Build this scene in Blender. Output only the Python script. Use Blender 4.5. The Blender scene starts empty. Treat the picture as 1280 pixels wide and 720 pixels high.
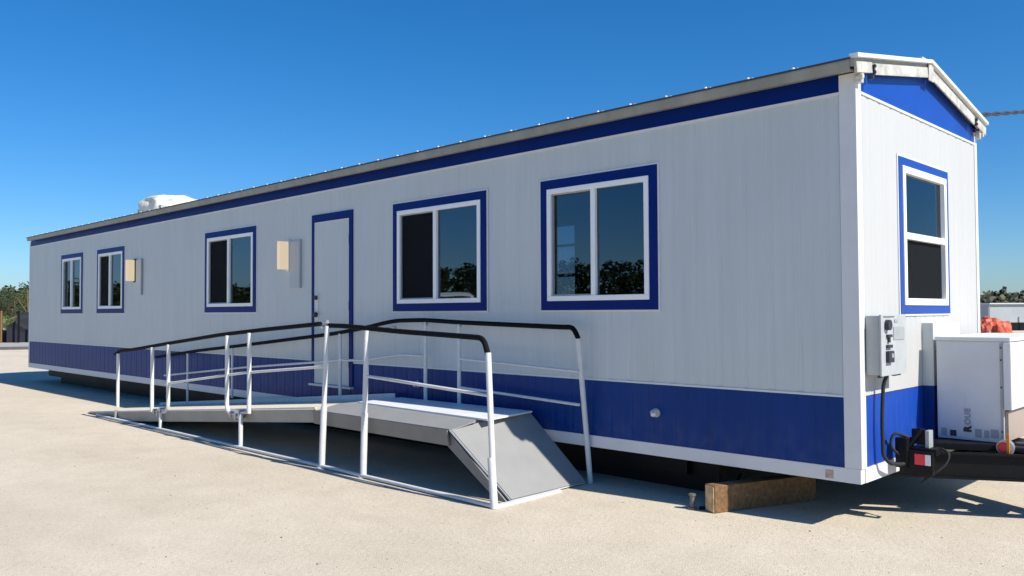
import bpy, bmesh, math, random
from mathutils import Vector, Matrix, noise
C = bpy.context.scene
COL = C.collection
R = math.radians
# ------------------------------------------------------------------ camera
cam_d = bpy.data.cameras.new('camera'); cam = bpy.data.objects.new('camera', cam_d); COL.objects.link(cam)
cam_d.sensor_width = 36.0; cam_d.lens = 1042.44/1280*36.0; cam_d.clip_end = 3000; cam_d.clip_start = .05
rx = Vector((0.71144202, 0.70272876, -0.00474772)); up = Vector((0.02367094, -0.01721122, 0.99957164))
fw = Vector((-0.70234602, 0.71124965, 0.02887904))
M = Matrix.Identity(4)
for i in range(3):
    M[i][0] = rx[i]; M[i][1] = up[i]; M[i][2] = -fw[i]
M.translation = Vector((2.19668, -5.41395, 1.42)) if False else M.translation
cam.matrix_world = Matrix.Translation((2.19668, -5.41395, 1.42)) @ M
C.camera = cam
# ------------------------------------------------------------------ sky and sun
SUN = Vector((1.03, .132, 1.0)).normalized()
elev = math.asin(SUN.z); azim = math.atan2(SUN.y, SUN.x)
w = bpy.data.worlds.new('World'); C.world = w; w.use_nodes = True
nt = w.node_tree; bg = nt.nodes['Background']
sky = nt.nodes.new('ShaderNodeTexSky'); sky.sky_type = 'NISHITA'; sky.sun_disc = False
sky.sun_elevation = elev; sky.sun_rotation = R(90)-azim
sky.altitude = 0; sky.air_density = 1.0; sky.dust_density = .35; sky.ozone_density = 4.0
hs = nt.nodes.new('ShaderNodeHueSaturation'); hs.inputs['Saturation'].default_value = 1.30
hs.inputs['Value'].default_value = 1.0
nt.links.new(sky.outputs[0], hs.inputs['Color']); tn = nt.nodes.new('ShaderNodeMixRGB'); tn.blend_type = 'MULTIPLY'; tn.inputs[0].default_value = 1; tg = nt.nodes.new('ShaderNodeTexCoord'); sx = nt.nodes.new('ShaderNodeSeparateXYZ'); nt.links.new(tg.outputs['Generated'], sx.inputs[0])
mrz = nt.nodes.new('ShaderNodeMapRange'); mrz.inputs[1].default_value = 0; mrz.inputs[2].default_value = .30; nt.links.new(sx.outputs[2], mrz.inputs[0])
tc_ = nt.nodes.new('ShaderNodeMixRGB'); tc_.inputs[1].default_value = (.74, .95, 1.30, 1); tc_.inputs[2].default_value = (.60, 1.10, 1.32, 1)
nt.links.new(mrz.outputs[0], tc_.inputs[0]); nt.links.new(tc_.outputs[0], tn.inputs[2])
nt.links.new(hs.outputs[0], tn.inputs[1]); nt.links.new(tn.outputs[0], bg.inputs[0])
bg.inputs[1].default_value = .066
sd = bpy.data.lights.new('sun', 'SUN'); sd.energy = 4.3; sd.angle = R(.55); sd.color = (1, .935, .83)
so = bpy.data.objects.new('sun', sd); COL.objects.link(so)
so.rotation_euler = SUN.to_track_quat('Z', 'Y').to_euler(); so.location = (20, 2, 30)
C.view_settings.view_transform = 'Standard'; C.view_settings.look = 'None'
C.view_settings.exposure = 0.62; C.view_settings.gamma = 1
C.render.engine = 'CYCLES'
rnd = random.Random(7)

# ------------------------------------------------------------------ materials
def mat(name, col, rough=.5, metal=0, bump=0, bscale=20, var=0, vscale=3, stretch=(1, 1, 1), spec=.5, coat=0, emit=None, speck=0):
    m = bpy.data.materials.new(name); m.use_nodes = True
    n = m.node_tree.nodes; l = m.node_tree.links; b = n['Principled BSDF']
    b.inputs['Base Color'].default_value = (*col, 1); b.inputs['Roughness'].default_value = rough
    b.inputs['Metallic'].default_value = metal; b.inputs['Specular IOR Level'].default_value = spec
    b.inputs['Coat Weight'].default_value = coat
    tc = n.new('ShaderNodeTexCoord'); mp = n.new('ShaderNodeMapping'); mp.inputs['Scale'].default_value = stretch
    l.new(tc.outputs['Object'], mp.inputs[0])
    if var:
        t = n.new('ShaderNodeTexNoise'); t.inputs['Scale'].default_value = vscale; t.inputs['Detail'].default_value = 6
        t.inputs['Roughness'].default_value = .6; l.new(mp.outputs[0], t.inputs[0])
        cr = n.new('ShaderNodeValToRGB'); e = cr.color_ramp.elements
        e[0].position = .3; e[1].position = .7
        e[0].color = (*[c*(1-var) for c in col], 1); e[1].color = (*[min(1, c*(1+var)) for c in col], 1)
        l.new(t.outputs[0], cr.inputs[0]); l.new(cr.outputs[0], b.inputs['Base Color'])
        mr = n.new('ShaderNodeMapRange'); mr.inputs[3].default_value = max(.02, rough*.8); mr.inputs[4].default_value = min(1, rough*1.2)
        l.new(t.outputs[0], mr.inputs[0]); l.new(mr.outputs[0], b.inputs['Roughness'])
    if bump:
        t = n.new('ShaderNodeTexNoise'); t.inputs['Scale'].default_value = bscale; t.inputs['Detail'].default_value = 5
        l.new(mp.outputs[0], t.inputs[0]); bp = n.new('ShaderNodeBump'); bp.inputs['Strength'].default_value = bump
        bp.inputs['Distance'].default_value = .01
        l.new(t.outputs[0], bp.inputs['Height']); l.new(bp.outputs[0], b.inputs['Normal'])
    if emit:
        b.inputs['Emission Color'].default_value = (*emit[0], 1); b.inputs['Emission Strength'].default_value = emit[1]
    return m

def panel_mat(name, col, rough, var, grime=.0, spec=.5):
    """painted sheet metal: faint upright streaks, soft mottling, slight oil-canning"""
    m = bpy.data.materials.new(name); m.use_nodes = True
    n = m.node_tree.nodes; l = m.node_tree.links; b = n['Principled BSDF']
    tc = n.new('ShaderNodeTexCoord')
    def nz(scale, st, det=4):
        mp = n.new('ShaderNodeMapping'); mp.inputs['Scale'].default_value = st; l.new(tc.outputs['Object'], mp.inputs[0])
        t = n.new('ShaderNodeTexNoise'); t.inputs['Scale'].default_value = scale; t.inputs['Detail'].default_value = det
        l.new(mp.outputs[0], t.inputs[0]); return t
    a = nz(5, (1, 1, .12)); c = nz(1.1, (1, 1, 1)); d = nz(22, (1, 1, .05), 3)
    mx = n.new('ShaderNodeMath'); mx.operation = 'ADD'; l.new(a.outputs[0], mx.inputs[0]); l.new(c.outputs[0], mx.inputs[1])
    m2 = n.new('ShaderNodeMath'); m2.operation = 'ADD'; l.new(mx.outputs[0], m2.inputs[0]); l.new(d.outputs[0], m2.inputs[1])
    m3 = n.new('ShaderNodeMath'); m3.operation = 'DIVIDE'; m3.inputs[1].default_value = 3; l.new(m2.outputs[0], m3.inputs[0])
    cr = n.new('ShaderNodeValToRGB'); e = cr.color_ramp.elements; e[0].position = .36; e[1].position = .6
    e[0].color = (*[k*(1-var) for k in col], 1); e[1].color = (*[min(1, k*(1+var*.6)) for k in col], 1)
    l.new(m3.outputs[0], cr.inputs[0])
    g = nz(1.6, (1, 1, .35), 7)
    gr = n.new('ShaderNodeMapRange'); gr.inputs[1].default_value = .55; gr.inputs[2].default_value = .8; gr.inputs[4].default_value = grime
    l.new(g.outputs[0], gr.inputs[0])
    mc = n.new('ShaderNodeMixRGB'); mc.inputs[2].default_value = (.33, .29, .24, 1)
    l.new(gr.outputs[0], mc.inputs[0]); l.new(cr.outputs[0], mc.inputs[1]); sp_ = n.new('ShaderNodeSeparateXYZ'); l.new(tc.outputs['Object'], sp_.inputs[0])
    hz_ = n.new('ShaderNodeMapRange'); hz_.inputs[1].default_value = .30; hz_.inputs[2].default_value = .72; hz_.inputs[3].default_value = .10; hz_.inputs[4].default_value = 0; l.new(sp_.outputs[2], hz_.inputs[0])
    dn = nz(9, (1, 1, .8), 8); dm = n.new('ShaderNodeMapRange'); dm.inputs[1].default_value = .42; dm.inputs[2].default_value = .75; l.new(dn.outputs[0], dm.inputs[0])
    dx = n.new('ShaderNodeMath'); dx.operation = 'MULTIPLY'; l.new(hz_.outputs[0], dx.inputs[0]); l.new(dm.outputs[0], dx.inputs[1])
    md = n.new('ShaderNodeMixRGB'); md.inputs[2].default_value = (.36, .33, .28, 1); l.new(dx.outputs[0], md.inputs[0]); l.new(mc.outputs[0], md.inputs[1])
    l.new(md.outputs[0], b.inputs['Base Color'])
    b.inputs['Roughness'].default_value = rough; b.inputs['Specular IOR Level'].default_value = spec
    bp = n.new('ShaderNodeBump'); bp.inputs['Strength'].default_value = .12; bp.inputs['Distance'].default_value = .02
    l.new(c.outputs[0], bp.inputs['Height']); l.new(bp.outputs[0], b.inputs['Normal'])
    return m

def glass_mat(name, tint, ior=1.75, rough=.004):
    m = bpy.data.materials.new(name); m.use_nodes = True
    n = m.node_tree.nodes; l = m.node_tree.links; n.remove(n['Principled BSDF']); o = n['Material Output']
    tr = n.new('ShaderNodeBsdfTransparent'); tr.inputs[0].default_value = (*tint, 1)
    gl = n.new('ShaderNodeBsdfGlossy'); gl.inputs['Roughness'].default_value = rough; gl.inputs['Color'].default_value = (.60, .70, .80, 1)
    fr = n.new('ShaderNodeFresnel'); fr.inputs[0].default_value = ior
    tc = n.new('ShaderNodeTexCoord'); t = n.new('ShaderNodeTexNoise'); t.inputs['Scale'].default_value = 1.3
    l.new(tc.outputs['Object'], t.inputs[0]); bp = n.new('ShaderNodeBump'); bp.inputs['Strength'].default_value = .05; bp.inputs['Distance'].default_value = .03
    l.new(t.outputs[0], bp.inputs['Height']); l.new(bp.outputs[0], gl.inputs['Normal'])
    ge = n.new('ShaderNodeNewGeometry'); sb = n.new('ShaderNodeMath'); sb.operation = 'SUBTRACT'; sb.inputs[0].default_value = 1; l.new(ge.outputs['Backfacing'], sb.inputs[1])
    mu = n.new('ShaderNodeMath'); mu.operation = 'MULTIPLY'; l.new(fr.outputs[0], mu.inputs[0]); l.new(sb.outputs[0], mu.inputs[1])
    mx = n.new('ShaderNodeMixShader'); l.new(mu.outputs[0], mx.inputs[0]); l.new(tr.outputs[0], mx.inputs[1]); l.new(gl.outputs[0], mx.inputs[2])
    l.new(mx.outputs[0], o.inputs[0]); return m

WHITE = (.76, .775, .78)
m_wall = panel_mat('white_panel', (.55, .59, .59), .45, .05, .10)
m_trimw = mat('white_trim', (.68, .69, .69), .4, var=.04, vscale=5)
m_blue = panel_mat('blue_panel', (.0005, .034, .19), .42, .16, .03, .2)
m_bluet = mat('blue_trim', (.0005, .016, .155), .4, var=.1, vscale=4, spec=.12)
m_frame = mat('vinyl_frame', (.88, .89, .88), .35, var=.03)
m_glass = glass_mat('window_glass', (.32, .36, .42), 2.3)
m_clear = glass_mat('clear_window_glass', (.92, .95, .97), 1.4)
m_glass2 = glass_mat('dark_window_glass', (.18, .2, .22), 2.0)
m_screen = mat('insect_screen', (.012, .014, .014), .7)
m_black = mat('black_steel', (.006, .006, .007), .5, bump=.2, bscale=60, var=.3, spec=.2)
m_blackr = mat('black_foam', (.003, .003, .004), .75, spec=.15, bump=.3, bscale=120)
m_alu = mat('aluminium_tube', (.62, .63, .63), .62, .0, var=.07, vscale=14, bump=.1, bscale=50)
m_alud = mat('aluminium_plate', (.26, .265, .265), .6, .05, var=.045, vscale=5, bump=.25, bscale=160)
m_aluside = mat('aluminium_side', (.20, .20, .19), .55, .1, var=.12, vscale=5, bump=.1)
m_deckw = mat('white_deck_sheet', (.72, .73, .73), .45, var=.04, vscale=6, bump=.2, bscale=140)
m_tan = mat('sanded_ramp_surface', (.66, .60, .47), .75, var=.10, vscale=7, bump=.4, bscale=200)
m_conc = mat('pavement', (.34, .33, .31), .85, var=.12, vscale=1.5, bump=.3, bscale=30)
m_roof = mat('roof_sheet', (.58, .59, .57), .4, var=.08, vscale=2)
m_fascia = mat('weathered_fascia', (.27, .27, .23), .5, var=.16, vscale=6, stretch=(1, 1, .3))
m_rake = mat('cream_rake_trim', (.50, .485, .43), .5, var=.3, vscale=11, bump=.3, bscale=30)
m_wood = mat('timber', (.19, .105, .045), .85, var=.45, vscale=6, stretch=(1, 6, 6), bump=.6, bscale=30)
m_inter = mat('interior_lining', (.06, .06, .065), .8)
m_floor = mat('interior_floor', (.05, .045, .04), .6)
m_grey = mat('grey_enclosure', (.36, .38, .385), .45, .1, var=.07, vscale=10)
m_cab = mat('cabinet_paint', (.60, .62, .63), .35, var=.05, vscale=4)
m_beige = mat('beige_panel', (.36, .29, .24), .6, var=.1)
m_red = mat('red_reflector', (.80, .03, .05), .3)
m_chrome = mat('galvanised_steel', (.5, .5, .5), .4, .7)
m_amber = mat('amber_lens', (.6, .22, .03), .3)
m_tape = mat('silver_tape', (.75, .75, .75), .3)
m_boxglow = mat('sunlit_face_glow', (.80, .66, .44), .5, emit=((1, .72, .42), .30))  # emission stands in for sunlight on the wall box faces
m_rubber = mat('rubber', (.015, .015, .016), .8, bump=.2)
m_dark = mat('dark_mark', (.03, .03, .04), .6)
m_faint = mat('faded_mark', (.30, .32, .35), .6)
m_cover = mat('roof_cover', (.60, .59, .52), .7, var=.3, vscale=6, bump=.9, bscale=9)
m_rust = mat('rust_stain', (.50, .38, .30), .8, var=.3, vscale=20)

# ------------------------------------------------------------------ mesh helpers
class MB:
    def __init__(s): s.b = bmesh.new(); s.mi = 0
    def face(s, pts, mi=None):
        f = s.b.faces.new([s.b.verts.new(p) for p in pts]); f.material_index = s.mi if mi is None else mi; return f
    def box(s, x0, x1, y0, y1, z0, z1, bev=0):
        r = bmesh.ops.create_cube(s.b, size=1)
        for v in r['verts']:
            v.co = Vector(((x0+x1)/2+v.co.x*(x1-x0), (y0+y1)/2+v.co.y*(y1-y0), (z0+z1)/2+v.co.z*(z1-z0)))
        fs = set(f for v in r['verts'] for f in v.link_faces)
        for f in fs: f.material_index = s.mi
        if bev:
            es = list(set(e for v in r['verts'] for e in v.link_edges))
            bmesh.ops.bevel(s.b, geom=es, offset=bev, segments=2, affect='EDGES', profile=.7)
        return s
    def bar(s, a, b, w, h, upv=(0, 0, 1)):
        a = Vector(a); b = Vector(b); d = (b-a); L = d.length; d.normalize()
        u = Vector(upv); sd_ = d.cross(u).normalized(); u = sd_.cross(d).normalized()
        vs = []
        for p in (a, b):
            for sx, sz in ((-1, -1), (1, -1), (1, 1), (-1, 1)): vs.append(s.b.verts.new(p+sd_*sx*w/2+u*sz*h/2))
        for q in ((0, 1, 2, 3), (7, 6, 5, 4), (0, 4, 5, 1), (1, 5, 6, 2), (2, 6, 7, 3), (3, 7, 4, 0)):
            f = s.b.faces.new([vs[i] for i in q]); f.material_index = s.mi
        return s
    def tube(s, pts, r, seg=12, cap=True):
        pts = [Vector(p) for p in pts]; rings = []
        for i, p in enumerate(pts):
            d = (pts[min(i+1, len(pts)-1)]-pts[max(i-1, 0)]).normalized()
            ref = Vector((0, 1, 0)) if abs(d.y) < .9 else Vector((1, 0, 0))
            a = d.cross(ref).normalized(); b = d.cross(a).normalized()
            rr = r[i] if isinstance(r, (list, tuple)) else r
            rings.append([s.b.verts.new(p+a*math.cos(t*2*math.pi/seg)*rr+b*math.sin(t*2*math.pi/seg)*rr) for t in range(seg)])
        for i in range(len(rings)-1):
            for t in range(seg):
                f = s.b.faces.new((rings[i][t], rings[i][(t+1) % seg], rings[i+1][(t+1) % seg], rings[i+1][t])); f.smooth = True; f.material_index = s.mi
        if cap:
            for rg in (rings[0], rings[-1]):
                f = s.b.faces.new(rg); f.material_index = s.mi
                for e in f.edges: e.smooth = False
        return s
    def prism(s, poly, ax, a0, a1):
        """poly: list of 2-D points; ax: axis of extrusion"""
        def P(q, t):
            return {0: (t, q[0], q[1]), 1: (q[0], t, q[1]), 2: (q[0], q[1], t)}[ax]
        A = [s.b.verts.new(P(q, a0)) for q in poly]; B = [s.b.verts.new(P(q, a1)) for q in poly]
        n = len(poly)
        for f in [s.b.faces.new(A), s.b.faces.new(B[::-1])]+[s.b.faces.new((A[i], A[(i+1) % n], B[(i+1) % n], B[i])) for i in range(n)]:
            f.material_index = s.mi
        return s
    def build(s, name, m, parent=None, norm=True, bev=0):
        if norm: bmesh.ops.recalc_face_normals(s.b, faces=s.b.faces)
        me = bpy.data.meshes.new(name); s.b.to_mesh(me); s.b.free()
        o = bpy.data.objects.new(name, me); COL.objects.link(o)
        for k in (m if isinstance(m, (list, tuple)) else [m]): me.materials.append(k)
        if parent: o.parent = parent
        if bev:
            bm_ = o.modifiers.new('bevel', 'BEVEL'); bm_.width = bev; bm_.segments = 2; bm_.limit_method = 'ANGLE'
        return o
def tag(o, label=None, cat=None, group=None, kind=None):
    for k, v in (('label', label), ('category', cat), ('group', group), ('kind', kind)):
        if v: o[k] = v
    return o
def empty(name, loc, label, cat, group=None):
    o = bpy.data.objects.new(name, None); COL.objects.link(o); o.location = loc; o.empty_display_size = .2
    tag(o, label, cat, group); return o
def smooth_path(pts, rad=.08, n=5):
    """round the inner corners of a path"""
    pts = [Vector(p) for p in pts]; out = [pts[0]]
    for i in range(1, len(pts)-1):
        p = pts[i]; a = (pts[i-1]-p); b = (pts[i+1]-p); k = min(rad, a.length*.45, b.length*.45)
        A = p+a.normalized()*k; B = p+b.normalized()*k
        for j in range(n+1):
            t = j/n; out.append(A*(1-t)**2+p*2*t*(1-t)+B*t*t)
    out.append(pts[-1]); return out

# ------------------------------------------------------------------ ground
def gh(x, y):
    r = math.hypot(x, y)
    if r < 110: return 0
    return (min(r, 330)-110)*.008
gb = bmesh.new()
rr = [0, 4, 8, 14, 22, 34, 50, 70, 90, 109]
rings = []
for r in rr:
    rings.append([gb.verts.new((r*math.cos(a*math.pi/32), r*math.sin(a*math.pi/32), 0)) for a in range(64)] if r else [gb.verts.new((0, 0, 0))])
for i in range(len(rr)-1):
    for a in range(64):
        b2 = (a+1) % 64
        if i == 0: gb.faces.new((rings[0][0], rings[1][a], rings[1][b2]))
        else: gb.faces.new((rings[i][a], rings[i+1][a], rings[i+1][b2], rings[i][b2]))
me = bpy.data.meshes.new('ground'); gb.to_mesh(me); gb.free()
ground = bpy.data.objects.new('ground', me); COL.objects.link(ground); tag(ground, 'pale beige sandy concrete yard, dry and bare', kind='structure')
def ground_mat():
    m = bpy.data.materials.new('pale_ground'); m.use_nodes = True
    n = m.node_tree.nodes; l = m.node_tree.links; b = n['Principled BSDF']; b.inputs['Roughness'].default_value = .9
    b.inputs['Specular IOR Level'].default_value = .25
    tc = n.new('ShaderNodeTexCoord')
    def nz(s, d=6, st=(1, 1, 1), ro=.6):
        mp = n.new('ShaderNodeMapping'); mp.inputs['Scale'].default_value = st; mp.inputs['Rotation'].default_value = (0, 0, .7)
        l.new(tc.outputs['Object'], mp.inputs[0])
        t = n.new('ShaderNodeTexNoise'); t.inputs['Scale'].default_value = s; t.inputs['Detail'].default_value = d; t.inputs['Roughness'].default_value = ro
        l.new(mp.outputs[0], t.inputs[0]); return t
    def ramp(t, p0, p1, c0, c1):
        r_ = n.new('ShaderNodeValToRGB'); e = r_.color_ramp.elements
        e[0].position = p0; e[1].position = p1; e[0].color = (*c0, 1); e[1].color = (*c1, 1); l.new(t, r_.inputs[0]); return r_.outputs[0]
    def mul(a, bb, f=1):
        x = n.new('ShaderNodeMixRGB'); x.blend_type = 'MULTIPLY'; x.inputs[0].default_value = f; l.new(a, x.inputs[1]); l.new(bb, x.inputs[2]); return x.outputs[0]
    c = ramp(nz(.35, 5, (1, 2.2, 1)).outputs[0], .32, .68, (.635, .565, .45), (.735, .66, .535))
    c = mul(c, ramp(nz(.9, 7, (.35, 1.5, 1), .7).outputs[0], .56, .72, (1, 1, 1), (.90, .885, .87)))
    c = mul(c, ramp(nz(3.2, 6).outputs[0], .3, .7, (.90, .89, .88), (1, 1, 1)))
    c = mul(c, ramp(nz(34, 4, ro=.75).outputs[0], .33, .62, (.84, .825, .81), (1, 1, 1)))
    c = mul(c, ramp(nz(160, 2).outputs[0], .36, .6, (.82, .81, .80), (1, 1, 1)))
    vo = n.new('ShaderNodeTexVoronoi'); vo.inputs['Scale'].default_value = 7; l.new(tc.outputs['Object'], vo.inputs['Vector'])
    c = mul(c, ramp(vo.outputs['Distance'], .02, .07, (.80, .76, .72), (1, 1, 1)))
    l.new(c, b.inputs['Base Color'])
    bp = n.new('ShaderNodeBump'); bp.inputs['Strength'].default_value = .55; bp.inputs['Distance'].default_value = .012
    ad = n.new('ShaderNodeMath'); ad.operation = 'ADD'; l.new(nz(26, 6, ro=.7).outputs[0], ad.inputs[0]); l.new(nz(120, 3).outputs[0], ad.inputs[1])
    l.new(ad.outputs[0], bp.inputs['Height']); l.new(bp.outputs[0], b.inputs['Normal'])
    return m
me.materials.append(ground_mat())
# grass land rising to the horizon
hb = bmesh.new(); rs = [109, 130, 160, 200, 260, 330, 500, 900]; rg = []
for r in rs:
    rg.append([hb.verts.new((r*math.cos(a*math.pi/48), r*math.sin(a*math.pi/48), gh(r, 0)-(0 if r > 109 else .0))) for a in range(96)])
for i in range(len(rs)-1):
    for a in range(96): hb.faces.new((rg[i][a], rg[i+1][a], rg[i+1][(a+1) % 96], rg[i][(a+1) % 96]))
me = bpy.data.meshes.new('terrain'); hb.to_mesh(me); hb.free(); terr = bpy.data.objects.new('terrain', me); COL.objects.link(terr)
me.materials.append(mat('dry_grass', (.20, .23, .07), .95, var=.35, vscale=.06)); tag(terr, 'pale green grassland rising far beyond the yard', kind='structure')

# paved strip and kerb beyond the far end of the trailer
q = MB(); q.prism([(-70, -14), (-45.2, 7.4), (-38, 16), (-32, 12), (-37.4, 1.5), (-60, -24)], 2, .0, .02)
tag(q.build('pavement', m_conc), 'light grey concrete strip running behind the trailer', kind='structure')
q = MB()
kp = [(-60, -24.2), (-37.4, 1.4), (-31.9, 11.8)]
for a, b in zip(kp, kp[1:]): q.bar((*a, .06), (*b, .06), .14, .12)
tag(q.build('kerb', mat('kerb_stone', (.10, .10, .10), .9, var=.2)), 'dark low kerb edging the concrete strip', kind='structure')

# ------------------------------------------------------------------ gravel specks
q = bmesh.new()
for i in range(5200):
    d = 1.6+12*rnd.random()**1.5; a = R(135)+R(rnd.uniform(-48, 48)); x = 2.2+d*math.cos(a); y = -5.4+d*math.sin(a)
    s = rnd.uniform(.0015, .005) if rnd.random() < .96 else rnd.uniform(.005, .010)
    c0 = rnd.random()*6; mi = 0 if rnd.random() < .6 else 1
    ring_ = [q.verts.new((x+math.cos(c0+k*1.047)*s*rnd.uniform(.7, 1.4), y+math.sin(c0+k*1.047)*s*rnd.uniform(.7, 1.3), s*.15)) for k in range(6)]
    tp_ = q.verts.new((x, y, s*.9)); 
    for k in range(6): q.faces.new((ring_[k], ring_[(k+1) % 6], tp_)).material_index = mi
me = bpy.data.meshes.new('gravel'); q.to_mesh(me); q.free(); gv = bpy.data.objects.new('gravel', me); COL.objects.link(gv)
me.materials.append(mat('pale_stone', (.42, .38, .32), .9)); me.materials.append(mat('brown_stone', (.22, .17, .13), .9))
tag(gv, 'fine scattered grit on the pale ground', kind='stuff')

# ------------------------------------------------------------------ foliage
def leaf_mat(name, col, var=.5, sc=.8):
    m = mat(name, col, .7, var=var, vscale=sc)
    return m
m_leaf = [leaf_mat('olive_leaves', (.085, .105, .035)), leaf_mat('dark_leaves', (.045, .065, .028)), leaf_mat('green_leaves', (.11, .15, .04))]
m_bark = mat('bark', (.12, .09, .06), .9, bump=.5)
def clump(b, c, r, n, size, rn, flat=.8):
    for _ in range(n):
        d = Vector((rn.gauss(0, 1), rn.gauss(0, 1), rn.gauss(0, 1))).normalized()*r*rn.uniform(.45, 1.0)
        d.z *= flat
        p = c+d; u = Vector((rn.gauss(0, 1), rn.gauss(0, 1), rn.gauss(0, 1))).normalized(); v = u.orthogonal().normalized()
        s = size*rn.uniform(.6, 1.3)
        b.faces.new([b.verts.new(p+u*s), b.verts.new(p+v*s*.7), b.verts.new(p-u*s), b.verts.new(p-v*s*.7)])
# wooded skyline all round (one mass)
def ring_h(a):
    # lower in front-left, broad dark ridge front-right, taller behind the camera
    x = math.cos(a); y = math.sin(a)
    back = max(0, -y)
    return 5.4+13.0*back+1.2*math.sin(a*5)+.9*math.sin(a*13+1)
for nm, lab, a0, a1, dens, mm, nl, ls in (('woods', 'dark wooded ridge along the horizon right of the trailer', 5, 140, 1100, 1, 14, .8), ('woods', 'band of green woods far off left of and opposite the trailer', 140, 290, 1300, 2, 46, .5)):
    b = bmesh.new(); rn = random.Random(a0+3)
    for i in range(dens):
        t = (i+rn.random())/dens; a = R(a0+(a1-a0)*t)
        rad = 225+rn.uniform(0, 40); h = ring_h(a)*rn.uniform(.72, 1.0)+(rn.random() < .06)*1.2
        base = gh(rad, 0)
        cx, cy = rad*math.cos(a), rad*math.sin(a)
        for k in range(4):
            z = base+h*(.15+.75*k/3); rr_ = 3.0-(k*.35)
            clump(b, Vector((cx+rn.uniform(-2, 2), cy+rn.uniform(-2, 2), z-.7)), rr_*rn.uniform(.8, 1.1), nl, ls, rn)
    me = bpy.data.meshes.new(nm); b.to_mesh(me); b.free(); o = bpy.data.objects.new(nm, me); COL.objects.link(o)
    me.materials.append(leaf_mat('woods_leaves' if mm == 2 else 'ridge_leaves', (.075, .095, .04) if mm == 2 else (.060, .066, .036), .45, .05)); tag(o, lab, kind='stuff')
def tree(x, y, h, r, label, mi, seed, dense=1.0, name='tree', group='trees along the far edge of the yard'):
    rn = random.Random(seed); root = empty(name, (x, y, gh(x, y)), label, 'tree' if name == 'tree' else 'bush', group)
    q = MB(); q.tube([(0, 0, 0), (rn.uniform(-.1, .1), 0, h*.3), (rn.uniform(-.2, .2), rn.uniform(-.2, .2), h*.8)], [r*.09, r*.06, r*.02], 8)
    ends = []
    for k in range(7):
        a = rn.random()*6.28; z0 = h*rn.uniform(.25, .6); e = Vector((math.cos(a)*r*.7, math.sin(a)*r*.7, z0+h*rn.uniform(.12, .3)))
        q.tube([(0, 0, z0), e], [r*.035, r*.01], 6); ends.append(e)
    q.build('trunk', m_bark, root)
    b = bmesh.new()
    for k in range(int(26*dense)):
        a = rn.random()*6.28; z = h*rn.uniform(.32, .97); rad = r*math.sqrt(max(.05, 1-((z/h-.55)/.5)**2))*rn.random()**.5
        clump(b, Vector((math.cos(a)*rad, math.sin(a)*rad, z)), r*rn.uniform(.16, .32), int(70*dense), r*.035+.02, rn)
    me = bpy.data.meshes.new('crown'); b.to_mesh(me); b.free(); o = bpy.data.objects.new('crown', me); COL.objects.link(o); o.parent = root
    me.materials.append(m_leaf[mi]); return root
def along(dx, dy, t): return 2.197+dx*t, -5.414+dy*t
for i, (px, dd, h, r, mi, dn, lab) in enumerate([
    (36, 74, 4.9, 1.6, 1, .4, 'sparse twiggy tree rising beside the far end of the trailer'),
    (20, 92, 3.9, 2.0, 0, 1, 'round olive tree left of the sparse twiggy tree'),
    (3, 88, 3.8, 1.9, 1, 1, 'dark green tree at the left edge of the photo'),
    (-30, 96, 5.2, 2.6, 2, 1, 'broad light green tree outside the left edge')]):
    rr_ = (px-640)/1042.44; d = fw+rx*rr_; x, y = along(d.x, d.y, dd)
    if px < -20: continue
    tree(x, y, h, r, lab, mi, 40+i, dn)
# low shrubs behind the screened fence
for i, (px, dd, h, r, mi, lab) in enumerate([(12, 47, 1.35, .75, 2, 'bright green shrub showing through the gap in the fence'), (3, 46, 1.5, .6, 2, 'yellow green shrub next to the fence post at the left edge')]):
    rr_ = (px-640)/1042.44; d = fw+rx*rr_; x, y = along(d.x, d.y, dd)
    tree(x, y, h, r, lab, mi, 80+i, .7, 'shrub', 'shrubs behind the far fence')

# ------------------------------------------------------------------ background: fence with dark screen (left)
def at(px, dist, z=0):
    rr_ = (px-640)/1042.44; d = fw+rx*rr_; x, y = along(d.x, d.y, dist); return Vector((x, y, z))
fe = empty('screen_fence', at(18, 41.5), 'dark screened fence standing behind the pavement left of the trailer', 'fence')
def loc(o, v): v = Vector(v); return v-o.location
q = MB(); A = at(16, 41.6); B = at(60, 42.4)
pts = [at(9, 41.5, 0), at(60, 42.4, 0), at(60, 42.4, 1.55), at(24, 41.8, 1.52), at(18, 41.6, 1.05), at(9, 41.5, .85)]
q.face([loc(fe, p) for p in pts]); o = q.build('screen', mat('dark_screen', (.008, .010, .018), .8, var=.4, vscale=1.5), fe)
sm = o.modifiers.new('thick', 'SOLIDIFY'); sm.thickness = .03
q = MB(); pts = [at(-60, 41.2, 0), at(60, 42.3, 0)]; a, b = [loc(fe, p) for p in pts]
q.bar(a+Vector((0, 0, .32)), b+Vector((0, 0, .32)), .08, .62); q.build('base_board', m_black, fe)
for px in (2, 24, 45):
    q = MB(); p = loc(fe, at(px, 41.3)); q.tube([p, p+Vector((0, 0, 1.6))], .05, 8); q.build('post', m_black if px > 5 else m_wood, fe)
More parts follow.
